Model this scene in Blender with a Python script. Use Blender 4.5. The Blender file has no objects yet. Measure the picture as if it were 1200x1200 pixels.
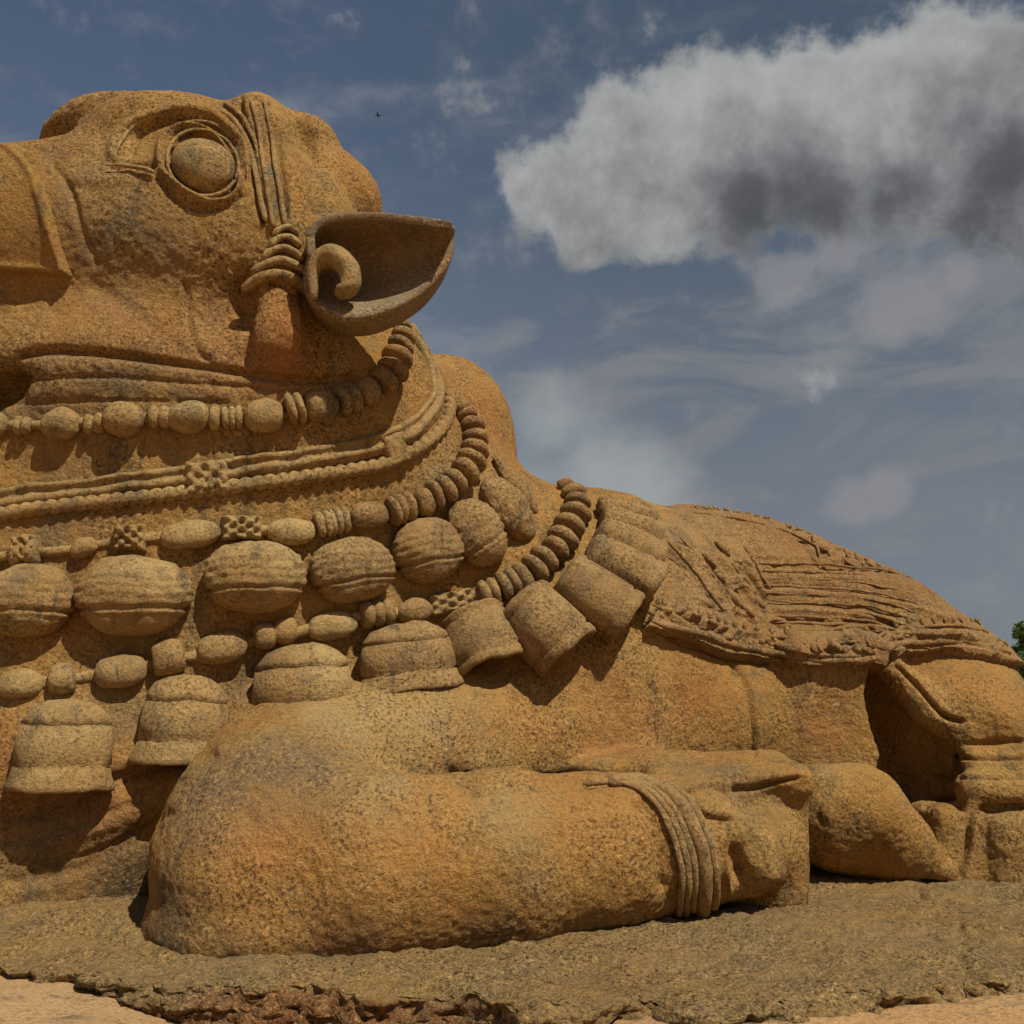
import bpy, math, random
import numpy as np
from mathutils import Vector, Matrix
from mathutils.bvhtree import BVHTree
random.seed(7); rng = np.random.default_rng(7)
C = bpy.context.scene

# ------------------------------------------------------------------ camera
F = 1150.0; CX = 600.0; CY = 600.0; TH = math.atan(250/F)
ct, st_ = math.cos(TH), math.sin(TH)
cam_d = bpy.data.cameras.new('camera'); cam = bpy.data.objects.new('camera', cam_d); C.collection.objects.link(cam)
cam.location = (0,0,0); cam.rotation_euler = (math.pi/2+TH, 0, 0)
cam_d.sensor_width = 36; cam_d.lens = 36*F/1200; cam_d.clip_end = 5000; cam_d.clip_start = .05
C.camera = cam
C.render.resolution_x = 1024; C.render.resolution_y = 1024
C.view_settings.view_transform = 'Standard'; C.view_settings.look = 'None'
C.view_settings.exposure = 0.0; C.view_settings.gamma = 1

# ------------------------------------------------------------------ light
SUN = Vector((0.44, -0.54, 0.98)).normalized()
sun_el = math.asin(SUN.z); sun_az = math.atan2(SUN.x, SUN.y)
sd = bpy.data.lights.new('sun', 'SUN'); sd.energy = 4.9; sd.angle = math.radians(.6); sd.color = (1.0,.92,.78)
so = bpy.data.objects.new('sun', sd); C.collection.objects.link(so)
so.rotation_euler = SUN.to_track_quat('Z','Y').to_euler(); so.location = (8,-6,12)

class NT:
    """tiny node-tree writer"""
    def __init__(s, nt): s.nt = nt; s.nt.nodes.clear()
    def n(s, typ, **kw):
        nd = s.nt.nodes.new(typ); ins = kw.pop('ins', {})
        for k, v in kw.items(): setattr(nd, k, v)
        for k, v in ins.items(): s.put(nd.inputs[k], v)
        return nd
    def put(s, sock, v):
        if hasattr(v, 'is_output') or isinstance(v, bpy.types.NodeSocket): s.nt.links.new(v, sock)
        else:
            sock.default_value = v
    def m(s, op, a, b=0.0, c=0.0, clamp=False):
        nd = s.nt.nodes.new('ShaderNodeMath'); nd.operation = op; nd.use_clamp = clamp
        for i, v in enumerate((a,b,c)): s.put(nd.inputs[i], v)
        return nd.outputs[0]
    def mix(s, f, a, b, blend='MIX'):
        nd = s.nt.nodes.new('ShaderNodeMix'); nd.data_type = 'RGBA'; nd.blend_type = blend
        s.put(nd.inputs[0], f); s.put(nd.inputs[6], a); s.put(nd.inputs[7], b)
        return nd.outputs[2]
    def rng(s, v, a, b, c=0.0, d=1.0, smooth=True):
        nd = s.nt.nodes.new('ShaderNodeMapRange'); nd.interpolation_type = 'SMOOTHSTEP' if smooth else 'LINEAR'
        for i, x in enumerate((v,a,b,c,d)): s.put(nd.inputs[i], x)
        return nd.outputs[0]
    def noise(s, vec, scale, detail=5, rough=.55, dist=0.0):
        nd = s.n('ShaderNodeTexNoise', ins={'Vector': vec, 'Scale': scale, 'Detail': detail, 'Roughness': rough, 'Distortion': dist})
        return nd.outputs[0]

def pdir(px, py):
    a = (px-CX)/F; b = (CY-py)/F
    return Vector((a, ct-b*st_, st_+b*ct)).normalized()

def srgb(r,g,b):
    f = lambda c: ((c/255+.055)/1.055)**2.4 if c > 10 else c/255/12.92
    return (f(r), f(g), f(b), 1)

w = bpy.data.worlds.new('World'); C.world = w; w.use_nodes = True
t = NT(w.node_tree)
tc = t.n('ShaderNodeTexCoord').outputs['Generated']
sky = t.n('ShaderNodeTexSky'); sky.sky_type = 'NISHITA'; sky.sun_disc = False
sky.sun_elevation = sun_el; sky.sun_rotation = sun_az; sky.air_density = 1.0; sky.dust_density = 2.0; sky.ozone_density = 2.0
sky.altitude = 400
skc = t.mix(1.0, sky.outputs[0], (.44,.42,.42,1), 'MULTIPLY')
def blobs(lst):
    out = None
    for (px,py,r) in lst:
        d = pdir(px,py)
        dist = t.n('ShaderNodeVectorMath', operation='DISTANCE'); t.put(dist.inputs[0], tc); dist.inputs[1].default_value = d
        rr = r/F*.95
        v = t.rng(dist.outputs['Value'], 0.0, rr*1.35, 1.0, 0.0, smooth=False)
        out = v if out is None else t.n('ShaderNodeMath', operation='SMOOTH_MAX', ins={0: out, 1: v, 2: .22}).outputs[0]
    return out
n1 = t.noise(tc, 6.0, 10, .58, .10); n2 = t.noise(tc, 19, 8, .62, .0)
big = blobs([(650,235,80),(735,205,100),(830,165,105),(920,150,115),(1025,90,95),(1130,100,110),(1230,130,120),(960,220,85),(1080,205,95),(1215,215,110),(770,250,75),(680,280,50),(860,240,80),(620,225,50)])
dens = t.m('ADD', t.m('ADD', big, t.m('MULTIPLY', t.m('SUBTRACT', n1, .5), 1.35)), t.m('MULTIPLY', t.m('SUBTRACT', n2, .5), .85))
bigm = t.rng(dens, .31, .58)
# tones within the cloud: thick shaded cores, brighter fringes
core = blobs([(1185,215,150),(1060,225,80),(960,245,75),(870,250,55)])
nd_ = t.noise(tc, 5.0, 8, .56, .15)
tone = t.m('ADD', core, t.m('ADD', t.m('MULTIPLY', t.m('SUBTRACT', nd_, .5), 1.6), t.m('MULTIPLY', t.m('SUBTRACT', n2, .5), 1.5)))
ccol = t.mix(t.rng(tone, -.35, 1.30), srgb(174,175,174), srgb(76,78,84))
rim = t.rng(dens, .55, 1.35)
ccol = t.mix(t.m('MULTIPLY', rim, .35), ccol, srgb(118,116,120))
# smaller puffs and veils
small = blobs([(1045,364,48),(1080,348,48),(1120,330,30),(1000,592,34),(1040,580,30),(925,318,45),(975,300,35)])
sm = t.rng(t.m('ADD', small, t.m('MULTIPLY', t.m('SUBTRACT', n2, .5), 1.6)), .10, .75)
veil = blobs([(690,555,110),(640,510,75),(750,575,95),(630,560,80)])
vm = t.rng(t.m('ADD', veil, t.m('MULTIPLY', t.m('SUBTRACT', n1, .5), 1.8)), .15, 1.1)
mp = t.n('ShaderNodeMapping', ins={'Vector': tc, 'Scale': (1.6,1.6,5.2), 'Rotation': (0,.22,0)}).outputs[0]
n3 = t.noise(mp, 2.6, 9, .62, .5)
greyband = blobs([(800,450,170),(1000,470,190),(1200,440,190),(620,430,60),(900,520,150),(1100,540,120)])
gb = t.m('MULTIPLY', t.rng(greyband, .05, .75), t.rng(n3, .42, .60))
wm = t.rng(n3, .47, .70)
right = t.n('ShaderNodeSeparateXYZ', ins={0: tc})
deep = t.rng(right.outputs[0], -.35, .25)
skc = t.mix(t.m('MULTIPLY', deep, .75), skc, srgb(70,86,101))
hor = t.rng(right.outputs[2], .62, .04)
skc = t.mix(t.m('MULTIPLY', hor, .85), skc, srgb(124,130,138))
c1 = t.mix(t.m('MULTIPLY', wm, .45), skc, srgb(142,145,152))
c1 = t.mix(t.m('MULTIPLY', gb, .75), c1, srgb(126,128,132))
c2 = t.mix(t.m('MULTIPLY', sm, .75), c1, srgb(140,139,144))
c3 = t.mix(t.m('MULTIPLY', vm, .8), c2, srgb(160,165,165))
c4 = t.mix(t.m('MULTIPLY', bigm, .96), c3, ccol)
# strength 0.1: cloud colours above are written as seen, so scale them up to meet it
SK = 0.1
for nd in (sky,): pass
def upscale():
    pass
bg = t.n('ShaderNodeBackground', ins={'Color': c4, 'Strength': 1.0})
out = t.n('ShaderNodeOutputWorld'); t.nt.links.new(bg.outputs[0], out.inputs[0])
# bring the Nishita radiance to 0.1 before the clouds are laid over it
mulk = skc
first = [n for n in t.nt.nodes if n.bl_idname == 'ShaderNodeMix'][0]
first.inputs[7].default_value = (.080,.074,.068,1)

# ------------------------------------------------------------------ projection helpers
def P(px, py, Y):
    a = (px-CX)/F; b = (CY-py)/F
    k = Y/(ct-b*st_)
    return np.array([a*k, Y, (st_+b*ct)*k])
def S(px, py, Y):            # metres per reference pixel at that place
    b = (CY-py)/F
    return Y/(ct-b*st_)/F
def G(px, py, z):            # point of the level z seen at a pixel
    a = (px-CX)/F; b = (CY-py)/F
    k = z/(st_+b*ct)
    return np.array([a*k, (ct-b*st_)*k, z])
def proj(v):                 # v (n,3) -> pixel
    fw = v[:,1]*ct + v[:,2]*st_; up = -v[:,1]*st_ + v[:,2]*ct
    fw = np.maximum(fw, .01)
    return CX + F*v[:,0]/fw, CY - F*up/fw
ZT = -1.0                   # top of the rock the bull lies on

# ------------------------------------------------------------------ numpy value noise
def _hash(i,j,k,seed):
    h = (i*374761393 + j*668265263 + k*2147483647 + seed*144665)&0xffffffff
    h = ((h^(h>>13))*1274126177)&0xffffffff
    return ((h^(h>>16))&0xffff)/65535.0
def vnoise(p, sc, seed=0):
    q = p*sc; f = np.floor(q).astype(np.int64); r = q-f; r = r*r*(3-2*r)
    o = 0
    for a in (0,1):
        for b in (0,1):
            for c in (0,1):
                wgt = (r[:,0] if a else 1-r[:,0])*(r[:,1] if b else 1-r[:,1])*(r[:,2] if c else 1-r[:,2])
                o = o + wgt*_hash(f[:,0]+a, f[:,1]+b, f[:,2]+c, seed)
    return o-.5
def fbm(p, sc, octv=4, seed=0, g=.5):
    o = 0; a = 1
    for i in range(octv): o = o + a*vnoise(p, sc*2**i, seed+i); a *= g
    return o

# ------------------------------------------------------------------ implicit body
VX = 0.042
lo = np.array([-5.3, 4.2, ZT-.35]); hi = np.array([5.6, 10.6, 4.25])
gx, gy, gz = [np.arange(lo[i], hi[i], VX, dtype=np.float32) for i in range(3)]
FLD = np.full((len(gx),len(gy),len(gz)), 1.0, np.float32)
def rotm(roll=0, yaw=0, pitch=0):
    return (Matrix.Rotation(math.radians(yaw),3,'Z') @ Matrix.Rotation(math.radians(roll),3,'Y') @ Matrix.Rotation(math.radians(pitch),3,'X'))
def box_slice(c, r):
    s = []
    for i,g in enumerate((gx,gy,gz)):
        a = int(np.searchsorted(g, c[i]-r)); b = int(np.searchsorted(g, c[i]+r)); s.append(slice(max(a,0), max(b,0)))
    return tuple(s)
def apply(sl, d, k, op):
    a = FLD[sl]
    if op == '+':
        h = np.clip(.5+.5*(a-d)/k, 0, 1); FLD[sl] = a*(1-h)+d*h - k*h*(1-h)
    else:
        d = -d; h = np.clip(.5-.5*(a-d)/k, 0, 1); FLD[sl] = a*(1-h)+d*h + k*h*(1-h)
def coords(sl, c, R=None):
    x = (gx[sl[0]]-c[0])[:,None,None]; y = (gy[sl[1]]-c[1])[None,:,None]; z = (gz[sl[2]]-c[2])[None,None,:]
    if R is None: return x,y,z
    q = [x*R[0][i]+y*R[1][i]+z*R[2][i] for i in range(3)]
    return q
def ELL(px,py,Y,rx,rz,ry,roll=0,yaw=0,pitch=0,k=.2,op='+',pw=2.0):
    c = P(px,py,Y); s = S(px,py,Y); r = (rx*s, ry, rz*s)
    sl = box_slice(c, max(r)+k+.12)
    x,y,z = coords(sl, c, rotm(roll,yaw,pitch))
    if pw == 2.0:
        k0 = np.sqrt((x/r[0])**2+(y/r[1])**2+(z/r[2])**2)+1e-6
        k1 = np.sqrt((x/r[0]**2)**2+(y/r[1]**2)**2+(z/r[2]**2)**2)+1e-6
        d = k0*(k0-1)/k1
    else:
        k0 = (np.abs(x/r[0])**pw+np.abs(y/r[1])**pw+np.abs(z/r[2])**pw)**(1/pw)
        d = (k0-1)*min(r)
    apply(sl, d.astype(np.float32), k, op)
def CAP(a, ra, b, rb, k=.15, op='+', sq=1.0):
    A = P(*a); B = P(*b); r0 = ra*S(*a); r1 = rb*S(*b)
    c = (A+B)/2; ext = np.linalg.norm(B-A)/2+max(r0,r1)+k+.1
    sl = box_slice(c, ext); x,y,z = coords(sl, A); D = B-A; L2 = D@D
    h = np.clip((x*D[0]+y*D[1]+z*D[2])/L2, 0, 1)
    d = np.sqrt((x-D[0]*h)**2+(y-D[1]*h)**2+(z-D[2]*h)**2)-(r0+(r1-r0)*h)
    apply(sl, d.astype(np.float32), k, op)
def CHAIN(pts, k=.12):       # pts: (px,py,Y,r)
    for p,q in zip(pts[:-1],pts[1:]): CAP(p[:3],p[3],q[:3],q[3],k)
def BOX(px,py,Y,hx,hz,hy,rd,roll=0,yaw=0,pitch=0,k=.06,op='+'):
    c = P(px,py,Y); s = S(px,py,Y); r = (hx*s,hy,hz*s)
    sl = box_slice(c, math.sqrt(r[0]**2+r[1]**2+r[2]**2)+k+.1)
    x,y,z = coords(sl, c, rotm(roll,yaw,pitch))
    qx,qy,qz = np.abs(x)-r[0]+rd, np.abs(y)-r[1]+rd, np.abs(z)-r[2]+rd
    d = np.sqrt(np.maximum(qx,0)**2+np.maximum(qy,0)**2+np.maximum(qz,0)**2)+np.minimum(np.maximum(qx,np.maximum(qy,qz)),0)-rd
    apply(sl, d.astype(np.float32), k, op)

# --- trunk
ELL(620,812,7.75, 245,245,1.45, k=.3)
ELL(705,680,8.1, 95,98,1.2, k=.25)                       # shoulders
ELL(830,876,8.65, 285,270,1.55, k=.28, roll=10)
ELL(775,705,8.45, 90,102,1.2, k=.2)              # barrel
ELL(1018,965,8.65, 188,243,1.35, k=.25, roll=14)            # rump
ELL(905,832,8.6, 225,160,1.3, k=.25, roll=28)
ELL(130,720,7.25, 455,270,1.80, k=.35)                      # chest
ELL(190,560,7.00, 385,200,1.50, k=.35)                      # base of the neck
ELL(150,480,6.62, 345,135,1.26, k=.25)                      # neck under the jaw
ELL(410,470,6.85, 105,130,.85, k=.25, roll=-12)
ELL(110,905,6.9, 310,210,1.62, k=.4)                        # brisket
ELL(30,1015,6.85, 280,115,1.72, k=.3)
ELL(514,522,7.75, 90,102,.85, k=.12, roll=8)                # hump
ELL(530,645,7.5, 110,125,1.1, k=.3)
# --- near foreleg folded under
CHAIN([(345,925,5.75,112),(480,892,6.25,102),(700,868,7.0,95),(880,850,7.7,88)], k=.18)
ELL(720,830,7.35, 170,75,.6, k=.25, roll=6)
ELL(318,985,5.35, 128,132,.52, k=.2)
CHAIN([(300,1020,5.2,112),(430,1020,5.2,112),(590,1014,5.35,97),(700,1000,5.5,84),(800,990,5.65,76)], k=.14)
ELL(315,1085,5.2, 145,50,.5, k=.1)
CHAIN([(800,990,5.65,66),(870,985,5.85,64)], k=.08)
ELL(868,1002,5.62, 40,52,.25, k=.06, roll=-15)
BOX(882,976,6.08, 54,84,.34, .10, k=.06, roll=3)
BOX(838,905,6.05, 98,17,.40, .06, k=.07, roll=0, pitch=8)
ELL(740,905,6.15, 70,20,.35, k=.1)
ELL(822,932,5.62, 30,15,.16, k=.04, roll=18)
# --- flank panel, folded hind leg, hind foot
ELL(925,850,7.75, 88,85,.55, k=.2, pw=3.2)
BOX(962,842,7.55, 49,84,.5, .05, k=.06)
ELL(1062,872,7.3, 46,105,.62, k=.03, op='-', roll=-24)
ELL(1034,830,7.25, 24,66,.6, k=.02, op='-')
ELL(1058,915,7.1, 34,50,.55, k=.02, op='-')                  # hollow behind the belly
CHAIN([(1030,772,7.45,18),(1062,800,7.38,21),(1092,832,7.32,22),(1130,860,7.28,22),(1200,868,7.28,20),(1290,868,7.28,20)], k=.03)
CHAIN([(1138,890,7.2,14),(1300,888,7.2,14)], k=.02)
ELL(1130,842,7.75, 86,58,.66, k=.08, roll=32)
ELL(1068,836,8.5, 92,112,1.05, k=.18, roll=28)
ELL(1105,850,8.45, 78,100,.95, k=.14, roll=24)
ELL(1022,772,8.55, 135,86,1.0, k=.14, roll=40)
ELL(1235,890,7.8, 90,54,.6, k=.10)
CHAIN([(1145,897,7.15,17),(1300,897,7.15,17)], k=.03)
CHAIN([(1140,925,7.05,21),(1300,925,7.05,22)], k=.03)
BOX(1112,990,7.15, 34,46,.30, .09, k=.03, roll=6)
BOX(1215,995,7.1, 76,46,.34, .09, k=.03)
CHAIN([(965,948,6.75,52),(1010,950,6.75,50),(1055,985,6.8,34),(1105,1022,6.8,10)], k=.10)
ELL(975,985,6.85, 45,35,.3, k=.1)
ELL(1010,1003,6.95, 62,26,.28, k=.1, roll=14)
# --- head
ELL(205,295,6.05, 205,140,.78, k=.2)                        # skull and cheek
ELL(40,300,6.0, 215,122,.72, k=.25)                         # muzzle side
ELL(-150,300,5.9, 180,130,.72, k=.25)
ELL(-290,330,5.9, 120,105,.62, k=.3)
ELL(215,190,6.0, 115,54,.62, k=.12)                         # brow
ELL(330,310,6.05, 92,125,.62, k=.2, roll=-8)                # jaw angle
ELL(308,218,6.15, 46,92,.72, k=.07, roll=6)
ELL(386,242,6.35, 60,58,.45, k=.06, roll=20)                # far crown
ELL(362,192,6.35, 34,42,.45, k=.12, roll=45)
CHAIN([(322,350,5.60,31),(326,400,5.62,34),(326,440,5.85,34)], k=.09)          # ear root column
ELL(150,170,6.2, 100,34,.5, k=.10, roll=-8)
ELL(150,143,6.35, 82,15,.4, k=.02)
ELL(-25,452,5.35, 62,26,.45, k=.05, op='-', roll=-18)       # hollow under the jaw

# ------------------------------------------------------------------ surface nets
def surface_nets(f, origin, h):
    ins = f < 0
    cnt = np.zeros(tuple(s-1 for s in f.shape), np.uint8)
    for a in (0,1):
        for b in (0,1):
            for c in (0,1):
                cnt += ins[a:f.shape[0]-1+a, b:f.shape[1]-1+b, c:f.shape[2]-1+c]
    act = (cnt > 0)&(cnt < 8)
    idx = np.full(act.shape, -1, np.int64); I = np.argwhere(act); idx[act] = np.arange(len(I))
    acc = np.zeros((len(I),3)); num = np.zeros(len(I))
    cr = [(a,b,c) for a in (0,1) for b in (0,1) for c in (0,1)]
    val = {q: f[I[:,0]+q[0], I[:,1]+q[1], I[:,2]+q[2]] for q in cr}
    for q in cr:
        for ax in range(3):
            if q[ax] == 0:
                r = list(q); r[ax] = 1; r = tuple(r)
                v0, v1 = val[q], val[r]; m = (v0<0)!=(v1<0)
                tt = np.where(m, v0/np.where(m, v0-v1, 1), 0)
                p = np.tile(np.array(q,float), (len(I),1)); p[:,ax] += tt
                acc[m] += p[m]; num[m] += 1
    V = (I+acc/num[:,None])*h+origin
    Q = []
    for ax in range(3):
        u, v = (ax+1)%3, (ax+2)%3
        s0 = [slice(None)]*3; s1 = [slice(None)]*3; s0[ax] = slice(0,-1); s1[ax] = slice(1,None)
        a, b = ins[tuple(s0)], ins[tuple(s1)]
        E = np.argwhere(a != b)
        E = E[(E[:,u]>0)&(E[:,v]>0)&(E[:,u]<f.shape[u]-1)&(E[:,v]<f.shape[v]-1)]
        flip = b[E[:,0],E[:,1],E[:,2]]
        def cell(du,dv):
            q = E.copy(); q[:,u] -= du; q[:,v] -= dv; return idx[q[:,0],q[:,1],q[:,2]]
        q = np.stack([cell(1,1),cell(0,1),cell(0,0),cell(1,0)],1)
        q[flip] = q[flip][:,::-1]; Q.append(q)
    return V, np.concatenate(Q)
V0, Q0 = surface_nets(FLD, lo, VX)
# relax the stair steps a little
def smooth(V, Q, it=2, lam=.5):
    e = np.concatenate([Q[:,[0,1]],Q[:,[1,2]],Q[:,[2,3]],Q[:,[3,0]]])
    for _ in range(it):
        s = np.zeros_like(V); n = np.zeros(len(V))
        for c in range(3): s[:,c] = np.bincount(e[:,0], V[e[:,1],c], len(V))+np.bincount(e[:,1], V[e[:,0],c], len(V))
        n = np.bincount(e[:,0], minlength=len(V))+np.bincount(e[:,1], minlength=len(V))
        V = V*(1-lam)+lam*s/np.maximum(n,1)[:,None]
    return V
V0 = smooth(V0, Q0)
# drop the unseen underside
keep = (V0[Q0,2].max(1) > ZT-.12)
Q0 = Q0[keep]; used = np.unique(Q0); mp_ = np.full(len(V0),-1); mp_[used] = np.arange(len(used)); V0 = V0[used]; Q0 = mp_[Q0]

def np_mesh(name, V, Q):
    me = bpy.data.meshes.new(name)
    me.vertices.add(len(V)); me.vertices.foreach_set('co', np.asarray(V,np.float32).ravel())
    k = Q.shape[1]
    me.loops.add(Q.size); me.loops.foreach_set('vertex_index', Q.ravel().astype(np.int32))
    me.polygons.add(len(Q)); me.polygons.foreach_set('loop_start', np.arange(0,Q.size,k,dtype=np.int32))
    me.update(calc_edges=True); me.validate()
    return me
def get_vq(me):
    V = np.empty(len(me.vertices)*3, np.float32); me.vertices.foreach_get('co', V)
    Q = np.empty(len(me.loops), np.int32); me.loops.foreach_get('vertex_index', Q)
    N = np.empty(len(me.vertices)*3, np.float32); me.vertices.foreach_get('normal', N)
    return V.reshape(-1,3).astype(float), Q.reshape(-1,4), N.reshape(-1,3).astype(float)
def subsurf(V, Q, lv):
    me = np_mesh('tmp', V, Q); o = bpy.data.objects.new('tmp', me); C.collection.objects.link(o)
    md = o.modifiers.new('s','SUBSURF'); md.levels = lv; md.render_levels = lv
    dg = bpy.context.evaluated_depsgraph_get(); ev = o.evaluated_get(dg)
    m2 = bpy.data.meshes.new_from_object(ev)
    r = get_vq(m2); bpy.data.objects.remove(o); bpy.data.meshes.remove(me); bpy.data.meshes.remove(m2)
    return r
VB, QB, NB = subsurf(V0, Q0, 2)
print('body verts', len(VB))
tmp = np_mesh('t', V0, Q0); to = bpy.data.objects.new('t', tmp); C.collection.objects.link(to)
bpy.context.view_layer.update()
BV = BVHTree.FromObject(to, bpy.context.evaluated_depsgraph_get())
bpy.data.objects.remove(to)
def hit(px, py):
    d = pdir(px,py); loc, n, i, di = BV.ray_cast(Vector((0,0,0)), d, 60)
    if loc is None: return None, None
    # average the normal over a small neighbourhood
    acc = Vector((0,0,0))
    for dx,dy in ((0,0),(9,0),(-9,0),(0,9),(0,-9)):
        l2,n2,_,_ = BV.ray_cast(Vector((0,0,0)), pdir(px+dx,py+dy), 60)
        if l2 is not None and (l2-loc).length < .5: acc += n2
    return loc, acc.normalized() if acc.length > .1 else n

# ------------------------------------------------------------------ materials
def stone(name, pal, bump=1.15, stain_shade_attr=True, spk=1.0, grey=.5):
    m = bpy.data.materials.new(name); m.use_nodes = True; t = NT(m.node_tree)
    co = t.n('ShaderNodeNewGeometry').outputs['Position']
    a = t.noise(co, 1.1, 6, .6, .4); b = t.noise(co, 3.7, 6, .62, .3); c = t.noise(co, 12, 5, .62); d = t.noise(co, 52, 4, .66); e = t.noise(co, 130, 2, .6)
    big_ = t.noise(co, .55, 5, .62, .6)
    col = t.mix(t.rng(a, .40, .60), pal[0], pal[1])
    col = t.mix(t.m('MULTIPLY', t.rng(big_, .50, .64), .55), col, pal[3])
    col = t.mix(t.m('MULTIPLY', t.rng(b, .50, .68), grey), col, pal[2])
    col = t.mix(t.m('MULTIPLY', t.rng(c, .52, .72), .45), col, pal[3])
    lich = t.noise(co, 5.5, 7, .72, .6)
    col = t.mix(t.m('MULTIPLY', t.rng(lich, .56, .61), .65*grey), col, (.15,.135,.085,1))
    col = t.mix(t.m('MULTIPLY', t.rng(lich, .40, .34), .40*grey), col, (.46,.31,.125,1))
    # weather streaks: stretched along the vertical
    st = t.n('ShaderNodeMapping', ins={'Vector': co, 'Scale': (2.4,2.4,.5)}).outputs[0]
    sn = t.noise(st, 2.6, 7, .68, .4)
    col = t.mix(t.m('MULTIPLY', t.rng(sn, .53, .62), .85*grey), col, pal[2])
    col = t.mix(t.m('MULTIPLY', t.rng(sn, .59, .65), .75*grey), col, (.05,.04,.025,1))
    vary = t.rng(t.noise(co, 2.3, 3, .6), .36, .62, .35, 1.15)
    if stain_shade_attr:
        at = t.n('ShaderNodeAttribute', attribute_name='stain_shade')
        br = t.m('ADD', at.outputs['Alpha'], 0.0)
        w_ = t.m('MULTIPLY', br, t.rng(t.m('ADD', b, t.m('MULTIPLY', c, .5)), .55, .95, .45, 1.1))
        col = t.mix(t.m('MINIMUM', w_, 1.0), col, at.outputs['Color'])
    # crystals of the granite
    col = t.mix(t.m('MULTIPLY', vary, t.m('MULTIPLY', t.rng(d, .52, .62), .74*spk)), col, (.05,.028,.010,1))
    col = t.mix(t.m('MULTIPLY', vary, t.m('MULTIPLY', t.rng(d, .46, .32), .50*spk)), col, (.64,.41,.16,1))
    col = t.mix(t.m('MULTIPLY', t.rng(e, .55, .72), .45*spk), col, (.05,.034,.02,1))
    col = t.mix(t.m('MULTIPLY', t.rng(e, .45, .30), .35*spk), col, (.58,.41,.20,1))
    h = t.m('ADD', t.m('MULTIPLY', t.noise(co, 26, 6, .68), .6), t.m('MULTIPLY', d, .5))
    h = t.m('ADD', h, t.m('MULTIPLY', t.noise(co, 7, 5, .6), .5))
    wob = t.n('ShaderNodeVectorMath', operation='ADD', ins={0: co, 1: t.n('ShaderNodeTexNoise', ins={'Vector': co, 'Scale': 30.0}).outputs['Color']}).outputs[0]
    pit = t.n('ShaderNodeTexVoronoi', ins={'Vector': wob, 'Scale': 24, 'Randomness': 1.0}).outputs['Distance']
    h = t.m('ADD', h, t.m('MULTIPLY', t.rng(pit, .08, .30), t.m('MULTIPLY', vary, .75)))
    bp = t.n('ShaderNodeBump', ins={'Height': h, 'Strength': .75*bump, 'Distance': .03})
    bs = t.n('ShaderNodeBsdfPrincipled', ins={'Base Color': col, 'Roughness': .88, 'Normal': bp.outputs[0]})
    bs.inputs['Specular IOR Level'].default_value = .25
    o = t.n('ShaderNodeOutputMaterial'); t.nt.links.new(bs.outputs[0], o.inputs[0])
    return m
WARM = ((.35,.18,.042,1),(.38,.222,.066,1),(.16,.115,.042,1),(.27,.105,.020,1))
M_body = stone('weathered_granite', WARM)
M_orn = stone('carved_granite', ((.35,.215,.078,1),(.41,.28,.115,1),(.15,.12,.062,1),(.27,.135,.04,1)), stain_shade_attr=False, bump=1.0, grey=.6, spk=.8)
M_orn2 = stone('browned_granite', ((.29,.165,.058,1),(.33,.205,.080,1),(.13,.10,.052,1),(.24,.11,.032,1)), stain_shade_attr=False, bump=1.0, grey=.6)
M_cloth = stone('russet_granite', ((.28,.15,.050,1),(.31,.18,.068,1),(.12,.09,.045,1),(.21,.088,.026,1)), stain_shade_attr=False, bump=1.0)
M_ear = stone('shaded_granite', ((.22,.15,.075,1),(.24,.18,.105,1),(.12,.105,.075,1),(.22,.11,.045,1)), stain_shade_attr=False, bump=.7)
M_rock = stone('rough_rock', ((.285,.175,.060,1),(.25,.165,.066,1),(.13,.10,.052,1),(.26,.14,.038,1)), stain_shade_attr=True, bump=1.3, spk=1.2, grey=.35)
M_ground = stone('worn_paving_rock', ((.48,.275,.115,1),(.46,.29,.14,1),(.33,.21,.11,1),(.50,.25,.10,1)), stain_shade_attr=False, bump=.9, spk=.6, grey=.6)

# ------------------------------------------------------------------ objects
def link(name, me, mat, parent=None, smooth_=True):
    o = bpy.data.objects.new(name, me); C.collection.objects.link(o)
    if mat: me.materials.append(mat)
    if smooth_: me.polygons.foreach_set('use_smooth', np.ones(len(me.polygons), bool)); me.update()
    if parent is not None: o.parent = parent
    return o
bull = bpy.data.objects.new('bull_statue', None); C.collection.objects.link(bull)
bull['label'] = 'giant carved granite bull statue lying down, hung with necklaces of beads, medallions and bells'
bull['category'] = 'statue'

# ------------------------------------------------------------------ strokes carved into the surface
def catmull(pts, n=12):
    p = [np.array(q,float) for q in pts]
    if len(p) < 3: return np.array([p[0]+(p[-1]-p[0])*i/(n) for i in range(n+1)])
    p = [2*p[0]-p[1]]+p+[2*p[-1]-p[-2]]; out = []
    for i in range(1,len(p)-2):
        a,b,c,d = p[i-1:i+3]
        for j in range(n):
            s = j/n
            out.append(.5*((2*b)+(-a+c)*s+(2*a-5*b+4*c-d)*s*s+(-a+3*b-3*c+d)*s**3))
    out.append(p[-2]); return np.array(out)
def dist_poly(u, v, pts):
    best = np.full(len(u), 1e9); par = np.zeros(len(u)); L = 0
    for a,b in zip(pts[:-1], pts[1:]):
        d = b-a; l2 = d@d+1e-9
        h = np.clip(((u-a[0])*d[0]+(v-a[1])*d[1])/l2, 0, 1)
        r = np.hypot(u-a[0]-h*d[0], v-a[1]-h*d[1])
        m = r < best; best[m] = r[m]; par[m] = L+h[m]*math.sqrt(l2); L += math.sqrt(l2)
    return best, par, L
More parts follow.
